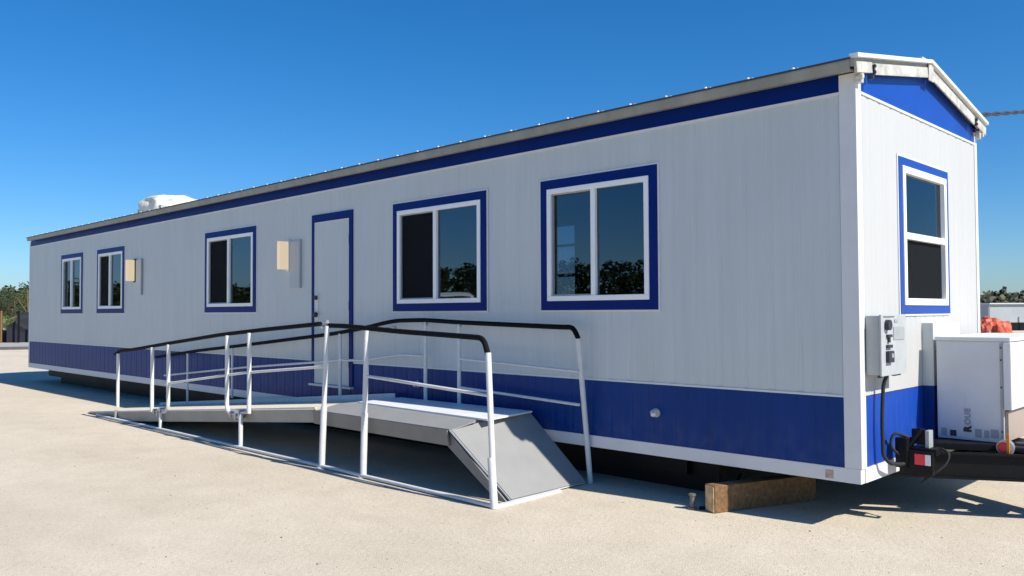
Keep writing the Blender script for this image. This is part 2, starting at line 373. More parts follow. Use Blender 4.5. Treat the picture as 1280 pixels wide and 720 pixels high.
# background right: long low shed and dark wall
sh = empty('long_shed', at(1262, 58), 'long low pale grey shed below the wooded ridge', 'shed')
for nm, z0, z1, off, m in (('wall', .55, 1.80, 0, mat('pale_shed_sheet', (.34, .38, .40), .6, var=.08, vscale=.6)),):
    q = MB(); a = loc(sh, at(1215, 58)); b = loc(sh, at(1400, 60)); q.bar(a+Vector((0, 0, (z0+z1)/2)), b+Vector((0, 0, (z0+z1)/2)), 3.0, z1-z0); q.build(nm, m, sh)
q = MB(); q.bar(a+Vector((0, 0, 1.84)), b+Vector((0, 0, 1.84)), 3.3, .08); q.build('roof', mat('pale_eave', (.55, .58, .58), .5), sh)
q = MB(); q.bar(a+Vector((0, 0, .28)), b+Vector((0, 0, .28)), 3.06, .54); q.build('base_wall', m_black, sh)
for px in (1236, 1290, 1340):
    q = MB(); p = loc(sh, at(px, 56.4)); q.bar(p+Vector((0, 0, .6)), p+Vector((0, 0, 1.7)), .10, .06, (1, 0, 0)); q.build('post', m_faint, sh)
# orange tarp heap
b = bmesh.new(); rn = random.Random(5)
bmesh.ops.create_icosphere(b, subdivisions=5, radius=1)
for v in b.verts:
    n_ = noise.noise(v.co*1.6)*.16+noise.noise(v.co*5)*.10-abs(noise.noise(v.co*4))*.12
    v.co *= (1+n_); v.co.x *= .62; v.co.y *= .62; v.co.z = max(0, v.co.z*.95+.30)
me = bpy.data.meshes.new('tarp_pile'); b.to_mesh(me); b.free(); tp = bpy.data.objects.new('tarp_pile', me); COL.objects.link(tp)
tp.location = at(1236, 18.2); me.materials.append(mat('orange_tarp', (.45, .08, .035), .55, var=.6, vscale=5, bump=1, bscale=12))
tag(tp, 'crumpled orange-red tarp over a pile beyond the white cabinet', 'tarp')

# ------------------------------------------------------------------ the office trailer
Lt, W = 17.59, 2.553
ZB, ZLB, ZL, ZU, ZE = .30, .395, .8625, 2.856, 2.985
tr = empty('office_trailer', (0, 0, 0), 'long white mobile office trailer with blue skirt, blue window trim and low gable roof', 'trailer')
def rib(u):
    p = .2032; t = (u/p) % 1.0
    if t < .08 or t > .92: return .0
    if t < .13: return (t-.08)/.05*.0035
    if t > .87: return (.92-t)/.05*.0035
    if .46 < t < .54: return .0022
    return .0035
def ribs_u(a, b):
    p = .2032; us = {a, b}; k = math.floor(a/p)
    while k*p < b+p:
        for t in (.08, .13, .455, .465, .535, .545, .87, .92):
            u = (k+t)*p
            if a < u < b: us.add(u)
        k += 1
    return us
def wall_mesh(name, u0, u1, z0, z1, holes, P, m):
    us = ribs_u(u0, u1)
    for h in holes:
        for u in h[:2]:
            if u0 < u < u1: us.add(u)
    us = sorted(us); u2 = [us[0]]
    for u in us[1:]:
        if u-u2[-1] > 1e-4: u2.append(u)
    zs = sorted({z0, z1} | {z for h in holes for z in h[2:] if z0 < z < z1})
    b = bmesh.new(); vv = {}
    def V(i, j):
        if (i, j) not in vv: vv[i, j] = b.verts.new(P(u2[i], zs[j], rib(u2[i])))
        return vv[i, j]
    for i in range(len(u2)-1):
        for j in range(len(zs)-1):
            uc = (u2[i]+u2[i+1])/2; zc = (zs[j]+zs[j+1])/2
            if any(h[0] < uc < h[1] and h[2] < zc < h[3] for h in holes): continue
            b.faces.new((V(i, j), V(i+1, j), V(i+1, j+1), V(i, j+1)))
    me = bpy.data.meshes.new(name); b.to_mesh(me); b.free(); o = bpy.data.objects.new(name, me); COL.objects.link(o)
    me.materials.append(m); o.parent = tr; return o
SP = lambda u, z, r: (u, .0035-r, z)         # front long wall, outer face about y = 0
EP = lambda u, z, r: (-.0035+r, u, z)        # near end wall
WINS = [(-15.54, -14.33), (-13.60, -12.33), (-9.325, -7.845), (-4.915, -3.475), (-2.78, -1.545)]
holes = [(a+.06, b-.06, 1.49, 2.51) for a, b in WINS]
DOOR = (-6.50, -5.655, .585, 2.585)
wall_mesh('wall', -Lt+.06, -.10, ZL, ZU, holes+[(DOOR[0]+.03, DOOR[1]-.03, .5, 2.55)], SP, m_wall)
wall_mesh('skirt_panel', -Lt+.06, -.105, ZLB, ZL-.004, [(DOOR[0]+.03, DOOR[1]-.03, .60, 2)], SP, m_blue)
EW = (.712, 1.765, 1.394, 2.52)
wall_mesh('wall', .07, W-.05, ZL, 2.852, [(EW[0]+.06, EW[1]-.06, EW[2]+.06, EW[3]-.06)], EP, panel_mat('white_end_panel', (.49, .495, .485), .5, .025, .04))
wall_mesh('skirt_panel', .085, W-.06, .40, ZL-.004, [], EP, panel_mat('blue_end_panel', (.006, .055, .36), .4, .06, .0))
# base, corner posts, bands
q = MB(); q.box(-Lt, 0, -.006, .06, ZB, ZLB+.001, .004); q.build('base_trim', m_trimw, tr)
q = MB(); q.box(-.0605, .006, .0605, W, ZB+.001, .3985, .004); q.build('base_trim', m_trimw, tr)
q = MB(); q.box(-.104, .008, -.008, .0, ZLB+.002, 2.97, .002); q.box(-.002, .008, .0005, .075, ZLB+.002, 2.955, .002); q.build('corner_post', m_trimw, tr, bev=.001)
q = MB(); q.box(-.05, .008, W-.055, W+.008, ZB+.002, 2.955, .003); q.build('corner_post', m_trimw, tr)
q = MB(); q.box(-Lt-.006, -Lt+.062, -.008, .05, ZLB+.002, 2.97, .003); q.build('corner_post', m_trimw, tr)
q = MB(); q.box(-Lt+.063, -.1045, -.001, .0, ZU+.006, ZE, 0)
q.build('blue_band', m_bluet, tr)
for k in (-3.05, -6.1, -9.15, -12.2, -15.2):
    q = MB(); q.box(k-.006, k+.006, -.004, -.0015, ZU+.008, ZE-.002); q.build('band_joint', m_bluet, tr)
q = MB(); q.box(-Lt+.063, -.1045, -.007, .006, ZU-.012, ZU+.005, 0); q.build('band_trim', m_trimw, tr)
q = MB(); q.box(-Lt+.063, -.1045, -.005, .006, ZL-.010, ZL+.004, 0); q.build('skirt_trim', m_trimw, tr)
q = MB(); q.box(-.005, .007, .0755, W-.056, 2.845, 2.862, 0); q.build('band_trim', m_trimw, tr)
# gable end
PK = 3.27; yc = W/2
EAV = 3.02
q = MB(); q.prism([(.012, 2.863), (W-.012, 2.863), (W-.012, 2.985), (yc, PK-.03), (.012, 2.985)], 0, -.03, .0)
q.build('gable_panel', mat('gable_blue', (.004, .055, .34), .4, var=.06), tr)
# other walls, floor, ceiling
rear = [(-5.80, -4.47), (-4.20, -3.0), (-9.6, -8.3), (-13.2, -12)]
b = MB(); xs = [-Lt]+sorted(x for r in rear for x in r)+[0]
for i in range(len(xs)-1):
    is_w = any(abs(r[0]-xs[i]) < 1e-6 for r in rear)
    for z0, z1 in (((.55, 1.25), (2.55, 2.98)) if is_w else ((.55, 2.98),)):
        b.box(xs[i], xs[i+1], W-.05, W, z0, z1)
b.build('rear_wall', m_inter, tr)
for r in rear:
    f = MB(); f.box(r[0], r[1], W-.055, W+.005, 1.25, 1.30).box(r[0], r[1], W-.055, W+.005, 2.50, 2.55).box(r[0], r[0]+.05, W-.055, W+.005, 1.30, 2.50).box(r[1]-.05, r[1], W-.055, W+.005, 1.30, 2.50)
    f.box(r[0]+.05, r[1]-.05, W-.04, W-.01, 2.24, 2.27).box(r[0]+.05, r[1]-.05, W-.04, W-.01, 1.86, 1.90)
    fo = f.build('rear_window', m_dark, tr); g = MB(); g.box(r[0]+.05, r[1]-.05, W-.028, W-.024, 1.30, 2.50); g.build('pane', m_clear, fo)
b = MB(); b.box(-Lt, -Lt+.05, .062, W-.052, .33, 2.98); b.build('far_end_wall', m_wall, tr)
b = MB(); b.prism([(.0, 2.98), (W, 2.98), (yc, PK-.03)], 0, -Lt+.002, -Lt+.04); b.build('gable_panel', m_bluet, tr)
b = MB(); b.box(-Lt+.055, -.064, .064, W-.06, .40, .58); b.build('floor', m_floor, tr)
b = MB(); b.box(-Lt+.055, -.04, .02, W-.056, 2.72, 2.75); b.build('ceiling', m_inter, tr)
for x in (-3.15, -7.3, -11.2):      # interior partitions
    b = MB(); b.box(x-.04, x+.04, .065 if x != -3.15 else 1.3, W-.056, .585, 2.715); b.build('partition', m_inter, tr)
# windows
def window(u0, u1, z0, z1, P, vertical_split=True, t=.080, fr=.044, scr='left'):
    """P(u, z, out) -> world; blue surround, white frame, mullion, two panes"""
    def ring(bm_, a0, a1, c0, c1, th, o0, o1):
        for (x0, x1, y0, y1) in ((a0, a1, c0, c0+th), (a0, a1, c1-th, c1), (a0, a0+th, c0+th, c1-th), (a1-th, a1, c0+th, c1-th)): slab(bm_, x0, x1, y0, y1, o0, o1)
    def slab(bm_, x0, x1, y0, y1, o0, o1):
        A = P(x0, y0, o0); B = P(x1, y1, o1)
        bm_.box(min(A[0], B[0]), max(A[0], B[0]), min(A[1], B[1]), max(A[1], B[1]), min(A[2], B[2]), max(A[2], B[2]))
    q = MB(); ring(q, u0, u1, z0, z1, t, .0, .013); w_ = q.build('window', m_bluet if vertical_split else m_gb, tr, bev=.002)
    q = MB(); ring(q, u0-.014, u1+.014, z0-.014, z1+.014, .014, .0, .008); q.build('edge_trim', m_trimw, w_)
    a0, a1, c0, c1 = u0+t, u1-t, z0+t, z1-t
    q = MB(); ring(q, a0, a1, c0, c1, fr, -.07, .022); q.build('frame', m_frame, w_, bev=.004)
    A0, A1, C0, C1 = a0+fr, a1-fr, c0+fr, c1-fr
    if vertical_split:
        m_ = A0+(A1-A0)*.475
        q = MB(); slab(q, m_-.024, m_+.024, C0, C1, -.04, .018); q.build('mullion', m_frame, w_, bev=.003)
        q = MB(); slab(q, A0, m_-.024, C0, C1, -.030, -.026); q.build('pane', m_glass, w_)
        q = MB(); slab(q, m_+.024, A1, C0, C1, -.016, -.012); q.build('pane', m_glass, w_)
        q = MB(); slab(q, A0, A0+.012, C0, C1, -.02, .006); slab(q, A0+.012, m_-.024, C0, C0+.012, -.02, .006); slab(q, A0+.012, m_-.024, C1-.012, C1, -.02, .006); q.build('screen_frame', m_grey, w_)
        if scr == 'screen':
            q = MB(); slab(q, A0+.012, m_-.024, C0+.012, C1-.012, -.012, -.010); q.build('insect_screen', m_scr, w_)
    else:
        m_ = C0+(C1-C0)*.50
        q = MB(); slab(q, A0, A1, m_-.024, m_+.024, -.04, .018); q.build('meeting_rail', m_frame, w_, bev=.003)
        q = MB(); slab(q, A0, A1, m_+.024, C1, -.016, -.012); q.build('pane', m_glass2, w_)
        q = MB(); slab(q, A0, A1, C0, m_-.024, -.030, -.026); q.build('pane', m_glass2, w_)
        q = MB(); slab(q, A0+.004, A1-.004, C0+.004, m_-.028, -.014, -.012); q.build('insect_screen', m_scr, w_)
    return w_
def scr_mat():
    m = bpy.data.materials.new('mesh_screen'); m.use_nodes = True; n = m.node_tree.nodes; l = m.node_tree.links
    t = n.new('ShaderNodeBsdfTransparent'); mx = n.new('ShaderNodeMixShader'); mx.inputs[0].default_value = .72
    b = n['Principled BSDF']; b.inputs['Base Color'].default_value = (.010, .012, .014, 1); b.inputs['Roughness'].default_value = .8; b.inputs['Specular IOR Level'].default_value = .1
    l.new(t.outputs[0], mx.inputs[1]); l.new(b.outputs[0], mx.inputs[2]); l.new(mx.outputs[0], n['Material Output'].inputs[0]); return m
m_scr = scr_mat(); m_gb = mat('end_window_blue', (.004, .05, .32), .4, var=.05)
PS = lambda u, z, o: (u, -o, z); PE = lambda u, z, o: (o, u, z)
for i, (a, b) in enumerate(WINS): window(a, b, 1.434, 2.57, PS, scr='screen' if i not in (0, 4) else 'none')
window(*EW, PE, False, .062, .05)
# window blinds / curtain strip inside the far windows
# door
d0, d1, dz0, dz1 = DOOR
q = MB(); q.box(d0, d0+.06, -.014, .03, .80, dz1).box(d1-.07, d1, -.014, .03, .60, dz1).box(d0+.06, d1-.07, -.014, .03, dz1-.085, dz1)
dr = q.build('door', m_bluet, tr, bev=.002)
q = MB(); q.box(d0+.064, d1-.074, -.008, .032, .592, dz1-.089, .004); lf = q.build('door_leaf', m_wall, dr)
q = MB(); q.box(d0+.062, d0+.074, -.012, -.0085, .60, dz1-.09); q.box(d1-.084, d1-.075, -.012, -.0085, .60, dz1-.09); q.box(d0+.074, d1-.084, -.012, -.0085, dz1-.10, dz1-.0905); q.build('edge_trim', m_trimw, dr)
q = MB(); q.tube([(d0+.115, -.01, 1.60), (d0+.115, -.045, 1.60)], .026, 12); q.build('deadbolt', m_dark, dr)
q = MB(); q.tube([(d0+.115, -.01, 1.40), (d0+.115, -.06, 1.40)], .030, 12); q.build('handle', m_dark, dr)
q = MB(); q.box(d0+.085, d0+.145, -.016, -.0085, 1.34, 1.66, .004); q.build('lock_plate', m_trimw, dr)
q = MB(); q.box(d0-.01, d1+.01, -.05, .03, .565, .590, .004); q.build('threshold', m_alu, dr)
for z in (.85, 1.5, 2.25):
    q = MB(); q.tube([(d1-.078, -.017, z-.05), (d1-.078, -.017, z+.05)], .009, 8); q.build('hinge', m_alu, dr)
# wall boxes, their glow put in for sun on the face, and conduit plates
for x0 in (-7.0, -11.83):
    q = MB(); q.box(x0-.05, x0, -.16, -.03, 1.96, 2.305, .010); l_ = q.build('glowing_wall_box', m_boxglow, tr)
    q = MB(); q.box(x0-.065, x0+.006, -.03, -.001, 1.94, 2.325, .006); q.build('back_box', m_trimw if x0 > -8 else m_dark, l_)
    q = MB(); q.tube([(x0-.060, -.13, 2.16), (x0-.048, -.13, 2.16)], .02, 10); q.build('sensor', m_dark, l_)
    q = MB(); q.box(x0+.008, x0+.245, -.018, -.001, 1.73, 2.31, .003); q.build('junction_plate', mat('plate_grey', (.46, .49, .51), .45) if x0 > -8 else m_wall, tr)
    q = MB(); q.box(x0+.246, x0+.262, -.03, -.001, 1.725, 2.315); q.build('plate_edge', m_grey, tr)
# vent hoods in the skirt
for x, z in ((-1.575, .635), (-4.5, .69)):
    q = MB(); q.tube([(x, -.002, z), (x, -.012, z)], .036, 16); v_ = q.build('vent', m_grey, tr)
    q = MB(); q.tube([(x, -.012, z+.005), (x, -.05, z), (x+.01, -.062, z-.012)], [.028, .026, .02], 14); q.build('hood', m_alu, v_)
q = MB(); q.box(-.235, -.18, -.0075, -.0065, .315, .37); q.build('rust_patch', m_rust, tr)
# end wall bump-out
q = MB(); q.box(.0002, .08, 1.145, 1.765, ZL, 1.325, .004); q.build('end_cabinet', m_wall, tr)
q = MB(); q.box(.0002, .08, 1.145, 1.765, .40, ZL-.001, .004); q.build('end_cabinet', m_blue, tr)
# roof
ov = .125
rf = MB(); xs0, xs1 = -Lt+.20, .035
zr = lambda y: PK+.025-(abs(y-yc))*(PK+.025-3.043)/(yc+ov)
for s in (-1, 1):
    ye = yc+s*(yc+ov)
    rf.face([(xs0, ye, zr(ye)), (xs1, ye, zr(ye)), (xs1, yc, zr(yc)), (xs0, yc, zr(yc))])
    rf.face([(xs0, ye, zr(ye)-.012), (xs1, ye, zr(ye)-.012), (xs1, yc, zr(yc)-.02), (xs0, yc, zr(yc)-.02)])
roof = rf.build('roof', m_roof, tr, norm=False)
k = 0
x = -.364
rbm = MB()
while x > -Lt:
    for s in (-1, 1):
        ye = yc+s*(yc+ov-.0)
        rbm.bar((x, ye-s*.05, zr(ye-s*.05)+.006), (x, yc, zr(yc)+.006), .025, .006)
        rbm.tube([(x, ye-s*.004, zr(ye)-.002), (x, ye-s*.004, zr(ye)+.010)], .011, 8)
    x -= .333*(1+.03*math.sin(k)); k += 1
rbm.build('seam', m_trimw, roof)
q = MB(); q.bar((xs0, yc, zr(yc)+.02), (xs1, yc, zr(yc)+.02), .22, .012); q.build('ridge_cap', m_roof, roof)
# fascia along the front and rear eaves
for s in (-1, 1):
    ye = yc+s*(yc+ov)
    q = MB(); yy = ye; w0 = 0 if s < 0 else W
    q.prism([(yy, 3.030), (yy, 3.018), (yy-s*.012, 2.958), (w0+s*.010, 2.976), (w0+s*.010, 2.988), (yy-s*.018, 2.972), (yy-s*.008, 3.018), (yy-s*.012, 3.030)], 0, xs0+.01, xs1-.02)
    q.build('fascia', m_fascia, tr)
    q = MB(); q.tube([(xs0, yy+s*.004, 3.035), (xs1-.01, yy+s*.004, 3.035)], .007, 6); q.build('drip_edge', m_dark, tr)
# rake trim at the near gable: capping, hanging boards, brackets
def rk(y, dz): return (0, y, zr(y)+dz)
for s in (-1, 1):
    ye = yc+s*(yc+ov)
    q = MB(); q.bar((.045, ye, zr(ye)+.004), (.045, yc, zr(yc)+.004), .06, .028); q.build('rake_cap', m_trimw, tr, bev=.003)
    q = MB(); q.bar((.030, ye-s*.01, zr(ye)-.035), (.030, yc, zr(yc)-.035), .03, .05); q.build('rake_channel', m_fascia, tr)
    y0 = yc+s*(yc+ov-.33); y1 = yc+s*.06
    q = MB(); q.bar((.050, y0, zr(y0)-.078), (.050, y1, zr(y1)-.078), .012, .075); q.build('rake_board', m_rake, tr, bev=.002)
    y0 = yc+s*(yc+ov-.02); y1 = yc+s*(yc+ov-.27)
    q = MB(); q.bar((.048, y0, zr(y0)-.07), (.048, y1, zr(y1)-.07), .02, .07); q.build('rake_board', m_rake, tr, bev=.002)
    for dy, dz in ((.30, -.06), (.30, -.10), (.26, -.135)):
        q = MB(); y_ = yc+s*(yc+ov-dy); q.tube([(.035, y_, zr(y_)+dz), (.070, y_, zr(y_)+dz)], .012, 8); q.build('bolt', m_dark, tr)
    q = MB(); y_ = yc+s*(yc+ov-.13)
    q.box(.008, .045, y_-.03, y_+.03, 2.90, 2.985, .006); q.tube([(.02, y_+.02*s, 2.935), (.062, y_+.02*s, 2.935)], .018, 10); q.build('bracket', m_rake, tr)
q = MB(); q.prism([(yc-.055, zr(yc)-.145), (yc+.055, zr(yc)-.145), (yc+.045, zr(yc)-.012), (yc-.045, zr(yc)-.012)], 0, .052, .062); q.build('ridge_bracket', m_rake, tr, bev=.003)
# service mast hook and guy cable at the far eave
# black boards added to keep light out from under the trailer
q = MB(); q.box(-Lt+.1, -.4, W-.10, W-.07, .02, .299); q.build('rear_light_blocker', m_black, tr)
q = MB(); q.box(-Lt+.9, -1.25, .36, .39, .0, .299); q.build('front_shade_board', m_black, tr)  # added black board in place of the deep shade behind the gap
# chassis
for y in (.35, W-.35):
    q = MB(); q.box(-Lt+.3, -1.5, y-.05, y+.05, .12, .29); q.box(-Lt+.3, -.4, y-.08, y+.08, .29, .299); q.build('chassis_beam', m_black, tr)
for k in range(12):
    q = MB(); x = -1.2-k*1.4; q.box(x-.04, x+.04, .25, W-.05, .24, .298); q.build('outrigger', m_black, tr)
# tongue (A-frame)
for s, nm in ((-1, 'hitch_beam'), (1, 'hitch_beam')):
    a = Vector((-.25, yc+s*(yc-.503), .354)); b_ = Vector((1.08, yc+s*.03, .354))
    q = MB()
    q.bar(a, b_, .012, .166); q.bar(a+Vector((0, 0, .083)), b_+Vector((0, 0, .083)), .06, .012); q.bar(a-Vector((0, 0, .083)), b_-Vector((0, 0, .083)), .06, .012)
    q.build(nm, m_black, tr)
for a_ in ((.35, .43, .90, W-.90), (.75, .83, 1.12, W-1.12)):
    q = MB(); q.box(*a_, .29, .435); q.build('hitch_crossmember', m_black, tr)
q = MB(); q.prism([(.10, .80), (.93, 1.272), (.93, 2*yc-1.272), (.10, 2*yc-.80)], 2, .447, .490); q.build('tongue_deck', m_black, tr)
q = MB(); q.box(1.06, 1.95, yc-.06, yc+.06, .27, .44, .006); q.build('drawbar', m_black, tr)
q = MB(); q.tube([(1.82, yc, .15), (1.82, yc, .85)], .04, 12); q.tube([(1.82, yc, .0), (1.82, yc, .02)], .12, 16); q.build('hitch_jack', m_black, tr)
# bracket with reflective tape, black valve block, hoses
q = MB(); q.box(.10, .285, .455, .50, .33, .48, .006); q.box(.05, .13, .44, .54, .36, .56, .01); q.box(.13, .30, .48, .60, .455, .50, .006)
q.tube([(.12, .50, .50), (.19, .53, .62)], .022, 10); q.box(.13, .22, .52, .56, .52, .62, .01); br = q.build('coupling_bracket', m_black, tr)
q = MB(); q.box(.172, .238, .452, .4545, .392, .462); q.build('reflective_tape', m_red, br)
q = MB(); q.box(.2385, .272, .452, .4545, .392, .462); q.build('reflective_tape', m_tape, br)
q = MB(); q.box(.225, .25, .50, .58, .50, .615, .004); q.build('valve_cover', m_grey, br)
q = MB(); q.tube(smooth_path([(.30, .60, .49), (.36, .56, .47), (.34, .54, .40), (.28, .5, .34), (.2, .5, .27)], .05), .009, 8)
q.tube(smooth_path([(.12, .5, .56), (.05, .42, .60), (.03, .40, .50), (.1, .47, .42)], .05), .010, 8); q.build('hose', m_rubber, br)

# ------------------------------------------------------------------ roof unit
ru = empty('roof_vent_unit', (-12.42, .78, 3.17), 'white covered ventilation unit standing on the trailer roof', 'vent unit')
b = bmesh.new(); bmesh.ops.create_icosphere(b, subdivisions=4, radius=1)
for v in b.verts:
    n_ = noise.noise(v.co*2.1)*.22+noise.noise(v.co*6)*.10
    v.co *= 1+n_; v.co.x = math.copysign(abs(v.co.x)**.7, v.co.x)*.52; v.co.y = math.copysign(abs(v.co.y)**.7, v.co.y)*.42; v.co.z = max(0, math.copysign(abs(v.co.z)**.6, v.co.z)*.22+.10)
for f in b.faces: f.smooth = True
me = bpy.data.meshes.new('cover'); b.to_mesh(me); b.free(); o = bpy.data.objects.new('cover', me); COL.objects.link(o); o.parent = ru; me.materials.append(m_cover)
q = MB(); q.box(-.5, .5, -.35, .35, -.04, .10, .01); q.build('curb', m_grey, ru)
q = MB(); q.box(-.68, -.56, -.2, .1, .0, .22, .02); q.build('fitting', m_dark, ru)

# ------------------------------------------------------------------ overhead cable from the far eave
cb = empty('service_cable', (.03, 2.60, 3.12), 'dark twisted overhead cable running right from the trailer eave', 'cable')
q = MB()
A = Vector((0, 0, 0)); Bp = Vector((2.197, -5.414, 1.42))+(fw+rx*(.80)+up*.247)*19.5-cb.location
for ph in (0, math.pi):
    pts = []
    for i in range(220):
        t = i/219; p = A.lerp(Bp, t); p.z -= 1.0*t*(1-t)*.5; a = ph+t*150; pts.append(p+Vector((0, math.cos(a)*.011, math.sin(a)*.011)))
    q.tube(pts, .0105, 6)
q.build('conductor', m_dark, cb)
q = MB(); q.tube([(-.10, -.02, -.05), (0, 0, 0)], .012, 8); q.build('anchor', m_alu, cb)
pl = empty('utility_pole', (Bp+cb.location) * Vector((1, 1, 0)) if False else Vector(((Bp+cb.location).x, (Bp+cb.location).y, 0)), 'brown wooden utility pole holding the overhead cable', 'pole')
q = MB(); q.tube([(0, 0, 0), (0, 0, (Bp+cb.location).z+.6)], [.14, .10], 14); q.build('shaft', m_wood, pl)

# ------------------------------------------------------------------ power inlet box on the end wall
eb = empty('power_box', (.0, .29, 1.19), 'grey electrical box with black switches on the end wall left of the cabinet', 'electrical box')
ox, oy, oz = 0, .29, 1.19
q = MB(); q.box(.010-ox, .098, .078-oy, .503-oy, 1.0-oz, 1.385-oz, .006); q.build('case', m_grey, eb)
q = MB(); q.box(.099, .112, .074-oy, .507-oy, .994-oz, 1.391-oz, .004); dr_ = q.build('cover', mat('cover_grey', (.42, .44, .45), .4, var=.08, vscale=14), eb)
q = MB(); q.tube([(.113, .16-oy, 1.325-oz), (.140, .16-oy, 1.325-oz)], .034, 14); q.build('knob', m_dark, eb)
q = MB(); q.box(.113, .128, .155-oy, .225-oy, 1.245-oz, 1.262-oz).box(.113, .125, .175-oy, .20-oy, 1.21-oz, 1.245-oz); q.box(.113, .128, .15-oy, .23-oy, 1.175-oz, 1.195-oz, .002); q.build('switch', m_dark, eb)
q = MB(); q.box(.113, .135, .145-oy, .235-oy, 1.08-oz, 1.155-oz, .004); so_ = q.build('socket', m_dark, eb)
q = MB(); q.tube([(.1355, .20-oy, 1.125-oz), (.1375, .20-oy, 1.125-oz)], .016, 10); q.build('socket_face', m_grey, so_)
q = MB(); q.box(.113, .116, .28-oy, .47-oy, 1.225-oz, 1.31-oz); q.box(.113, .116, .30-oy, .36-oy, 1.34-oz, 1.36-oz); q.build('label_plate', m_grey, eb)
q = MB(); q.box(.04, .09, .508-oy, .535-oy, 1.175-oz, 1.20-oz, .004); q.build('latch', m_dark, eb)
q = MB()
for yy in (.12, .36, .40, .45): q.tube([(.08, yy-oy, 1.0-oz), (.08, yy-oy, .982-oz)], .014, 8)
q.build('gland', m_dark, eb)
q = MB(); q.box(.1125, .1145, .11-oy, .30-oy, 1.375-oz, 1.380-oz); q.build('hinge', m_dark, eb)
q = MB(); q.tube(smooth_path([(.08, .25, 1.0), (.055, .245, .93), (.05, .225, .70), (.05, .235, .46), (.075, .275, .41), (.10, .42, .385), (.12, .50, .40)], .10, 6), .0125, 10)
bmesh.ops.translate(q.b, verts=q.b.verts, vec=(0, -oy, -oz)); q.build('power_cord', m_rubber, eb)

# ------------------------------------------------------------------ white cabinet on the tongue
X0, X1, Y0, Y1, Z0, Z1 = .226, .635, .75, 1.95, .545, 1.21
cb_ = empty('hitch_cabinet', (.3275, 1.742, .4255), 'white steel equipment cabinet sitting on the black trailer hitch', 'cabinet')
cb_.scale = (1.058, 1.058, 1.058)
def L(x): return x-.43
def LY(y): return y-1.35
def LZ(z): return z-.48
q = MB(); q.box(L(X0), L(X1), LY(Y0), LY(Y1), LZ(Z0), LZ(Z1), .006); q.build('body', m_cab, cb_)
q = MB(); q.box(L(X0)-.008, L(X1)+.045, LY(Y0)-.010, LY(Y1)+.01, LZ(Z1)+.001, LZ(Z1)+.028, .006); q.build('lid', m_trimw, cb_)
q = MB(); q.box(L(X1)+.004, L(X1)+.05, LY(Y0)-.020, LY(Y1), LZ(.765), LZ(Z1)-.004, .008); q.build('door', m_trimw, cb_)
q = MB(); q.box(L(X1)+.002, L(X1)+.022, LY(Y0)+.01, LY(Y1), LZ(.56), LZ(.755), .003); q.build('lower_panel', m_beige, cb_)
for z in (1.17, 1.09, .91, .62):
    q = MB(); q.tube([(L(X1)-.012, LY(Y0)-.002, LZ(z)), (L(X1)-.012, LY(Y0)-.009, LZ(z))], .006, 8); q.build('rivet', m_dark, cb_)
q = MB(); q.box(L(X1)-.020, L(X1)-.004, LY(Y0)-.004, LY(Y0)-.0005, LZ(.56), LZ(1.2)); q.build('hinge', m_grey, cb_)
q = MB(); q.box(L(.236), L(.40), LY(Y0)-.0025, LY(Y0)-.0005, LZ(.56), LZ(.86)); q.build('lower_sheet', m_cab, cb_)
for x0, x1, z0, z1, m in ((.25, .285, .565, .615, m_faint), (.305, .345, .565, .605, m_dark), (.46, .50, .57, .625, m_faint), (.515, .545, .57, .62, m_faint), (.555, .60, .575, .63, m_faint)):
    q = MB(); q.box(L(x0), L(x1), LY(Y0)-.004, LY(Y0)-.003, LZ(z0), LZ(z1)); q.build('sticker', m, cb_)
def letters(txt, size, m, name, parent, mtx, bold=0):
    cu = bpy.data.curves.new(name, 'FONT'); cu.body = txt; cu.size = size; cu.extrude = .0006; cu.offset = bold; cu.space_character = 1.15
    o = bpy.data.objects.new(name, cu); COL.objects.link(o); dg = bpy.context.evaluated_depsgraph_get(); dg.update()
    me = bpy.data.meshes.new_from_object(o.evaluated_get(dg)); bpy.data.objects.remove(o)
    o = bpy.data.objects.new(name, me); COL.objects.link(o); me.materials.clear(); me.materials.append(m); o.parent = parent; o.matrix_local = mtx; return o
bas = Matrix(((0, -1, 0, 0), (0, 0, -1, 0), (1, 0, 0, 0), (0, 0, 0, 1)))   # text runs upwards on a face that looks to -y
letters('R', .062, m_dark, 'lettering', cb_, Matrix.Translation((L(.435), LY(Y0)-.004, LZ(.60))) @ bas, .004)
letters('OUE', .050, m_faint, 'lettering', cb_, Matrix.Translation((L(.432), LY(Y0)-.004, LZ(.648))) @ bas, .002)
# tail lamp under the door
q = MB(); q.tube([(L(X1)+.02, LY(.70), LZ(.53)), (L(X1)+.02, LY(.665), LZ(.53))], [.052, .050], 20); tl = q.build('tail_lamp', m_chrome, cb_)
q = MB(); q.tube([(L(X1)+.012, LY(.668), LZ(.53)), (L(X1)+.012, LY(.655), LZ(.53))], [.038, .030], 20); q.build('lens', m_red, tl)
q = MB(); q.box(L(X1)+.032, L(X1)+.05, LY(.652), LY(.668), LZ(.49), LZ(.62), .003); q.build('amber_strip', m_amber, tl)
q = MB(); q.box(L(X1)+.06, L(X1)+.14, LY(.72), LY(.80), LZ(.50), LZ(.56), .01); q.tube([(L(X1)+.06, LY(.71), LZ(.53)), (L(X1)+.20, LY(.71), LZ(.53))], .014, 8); q.build('wiring_block', m_dark, cb_)

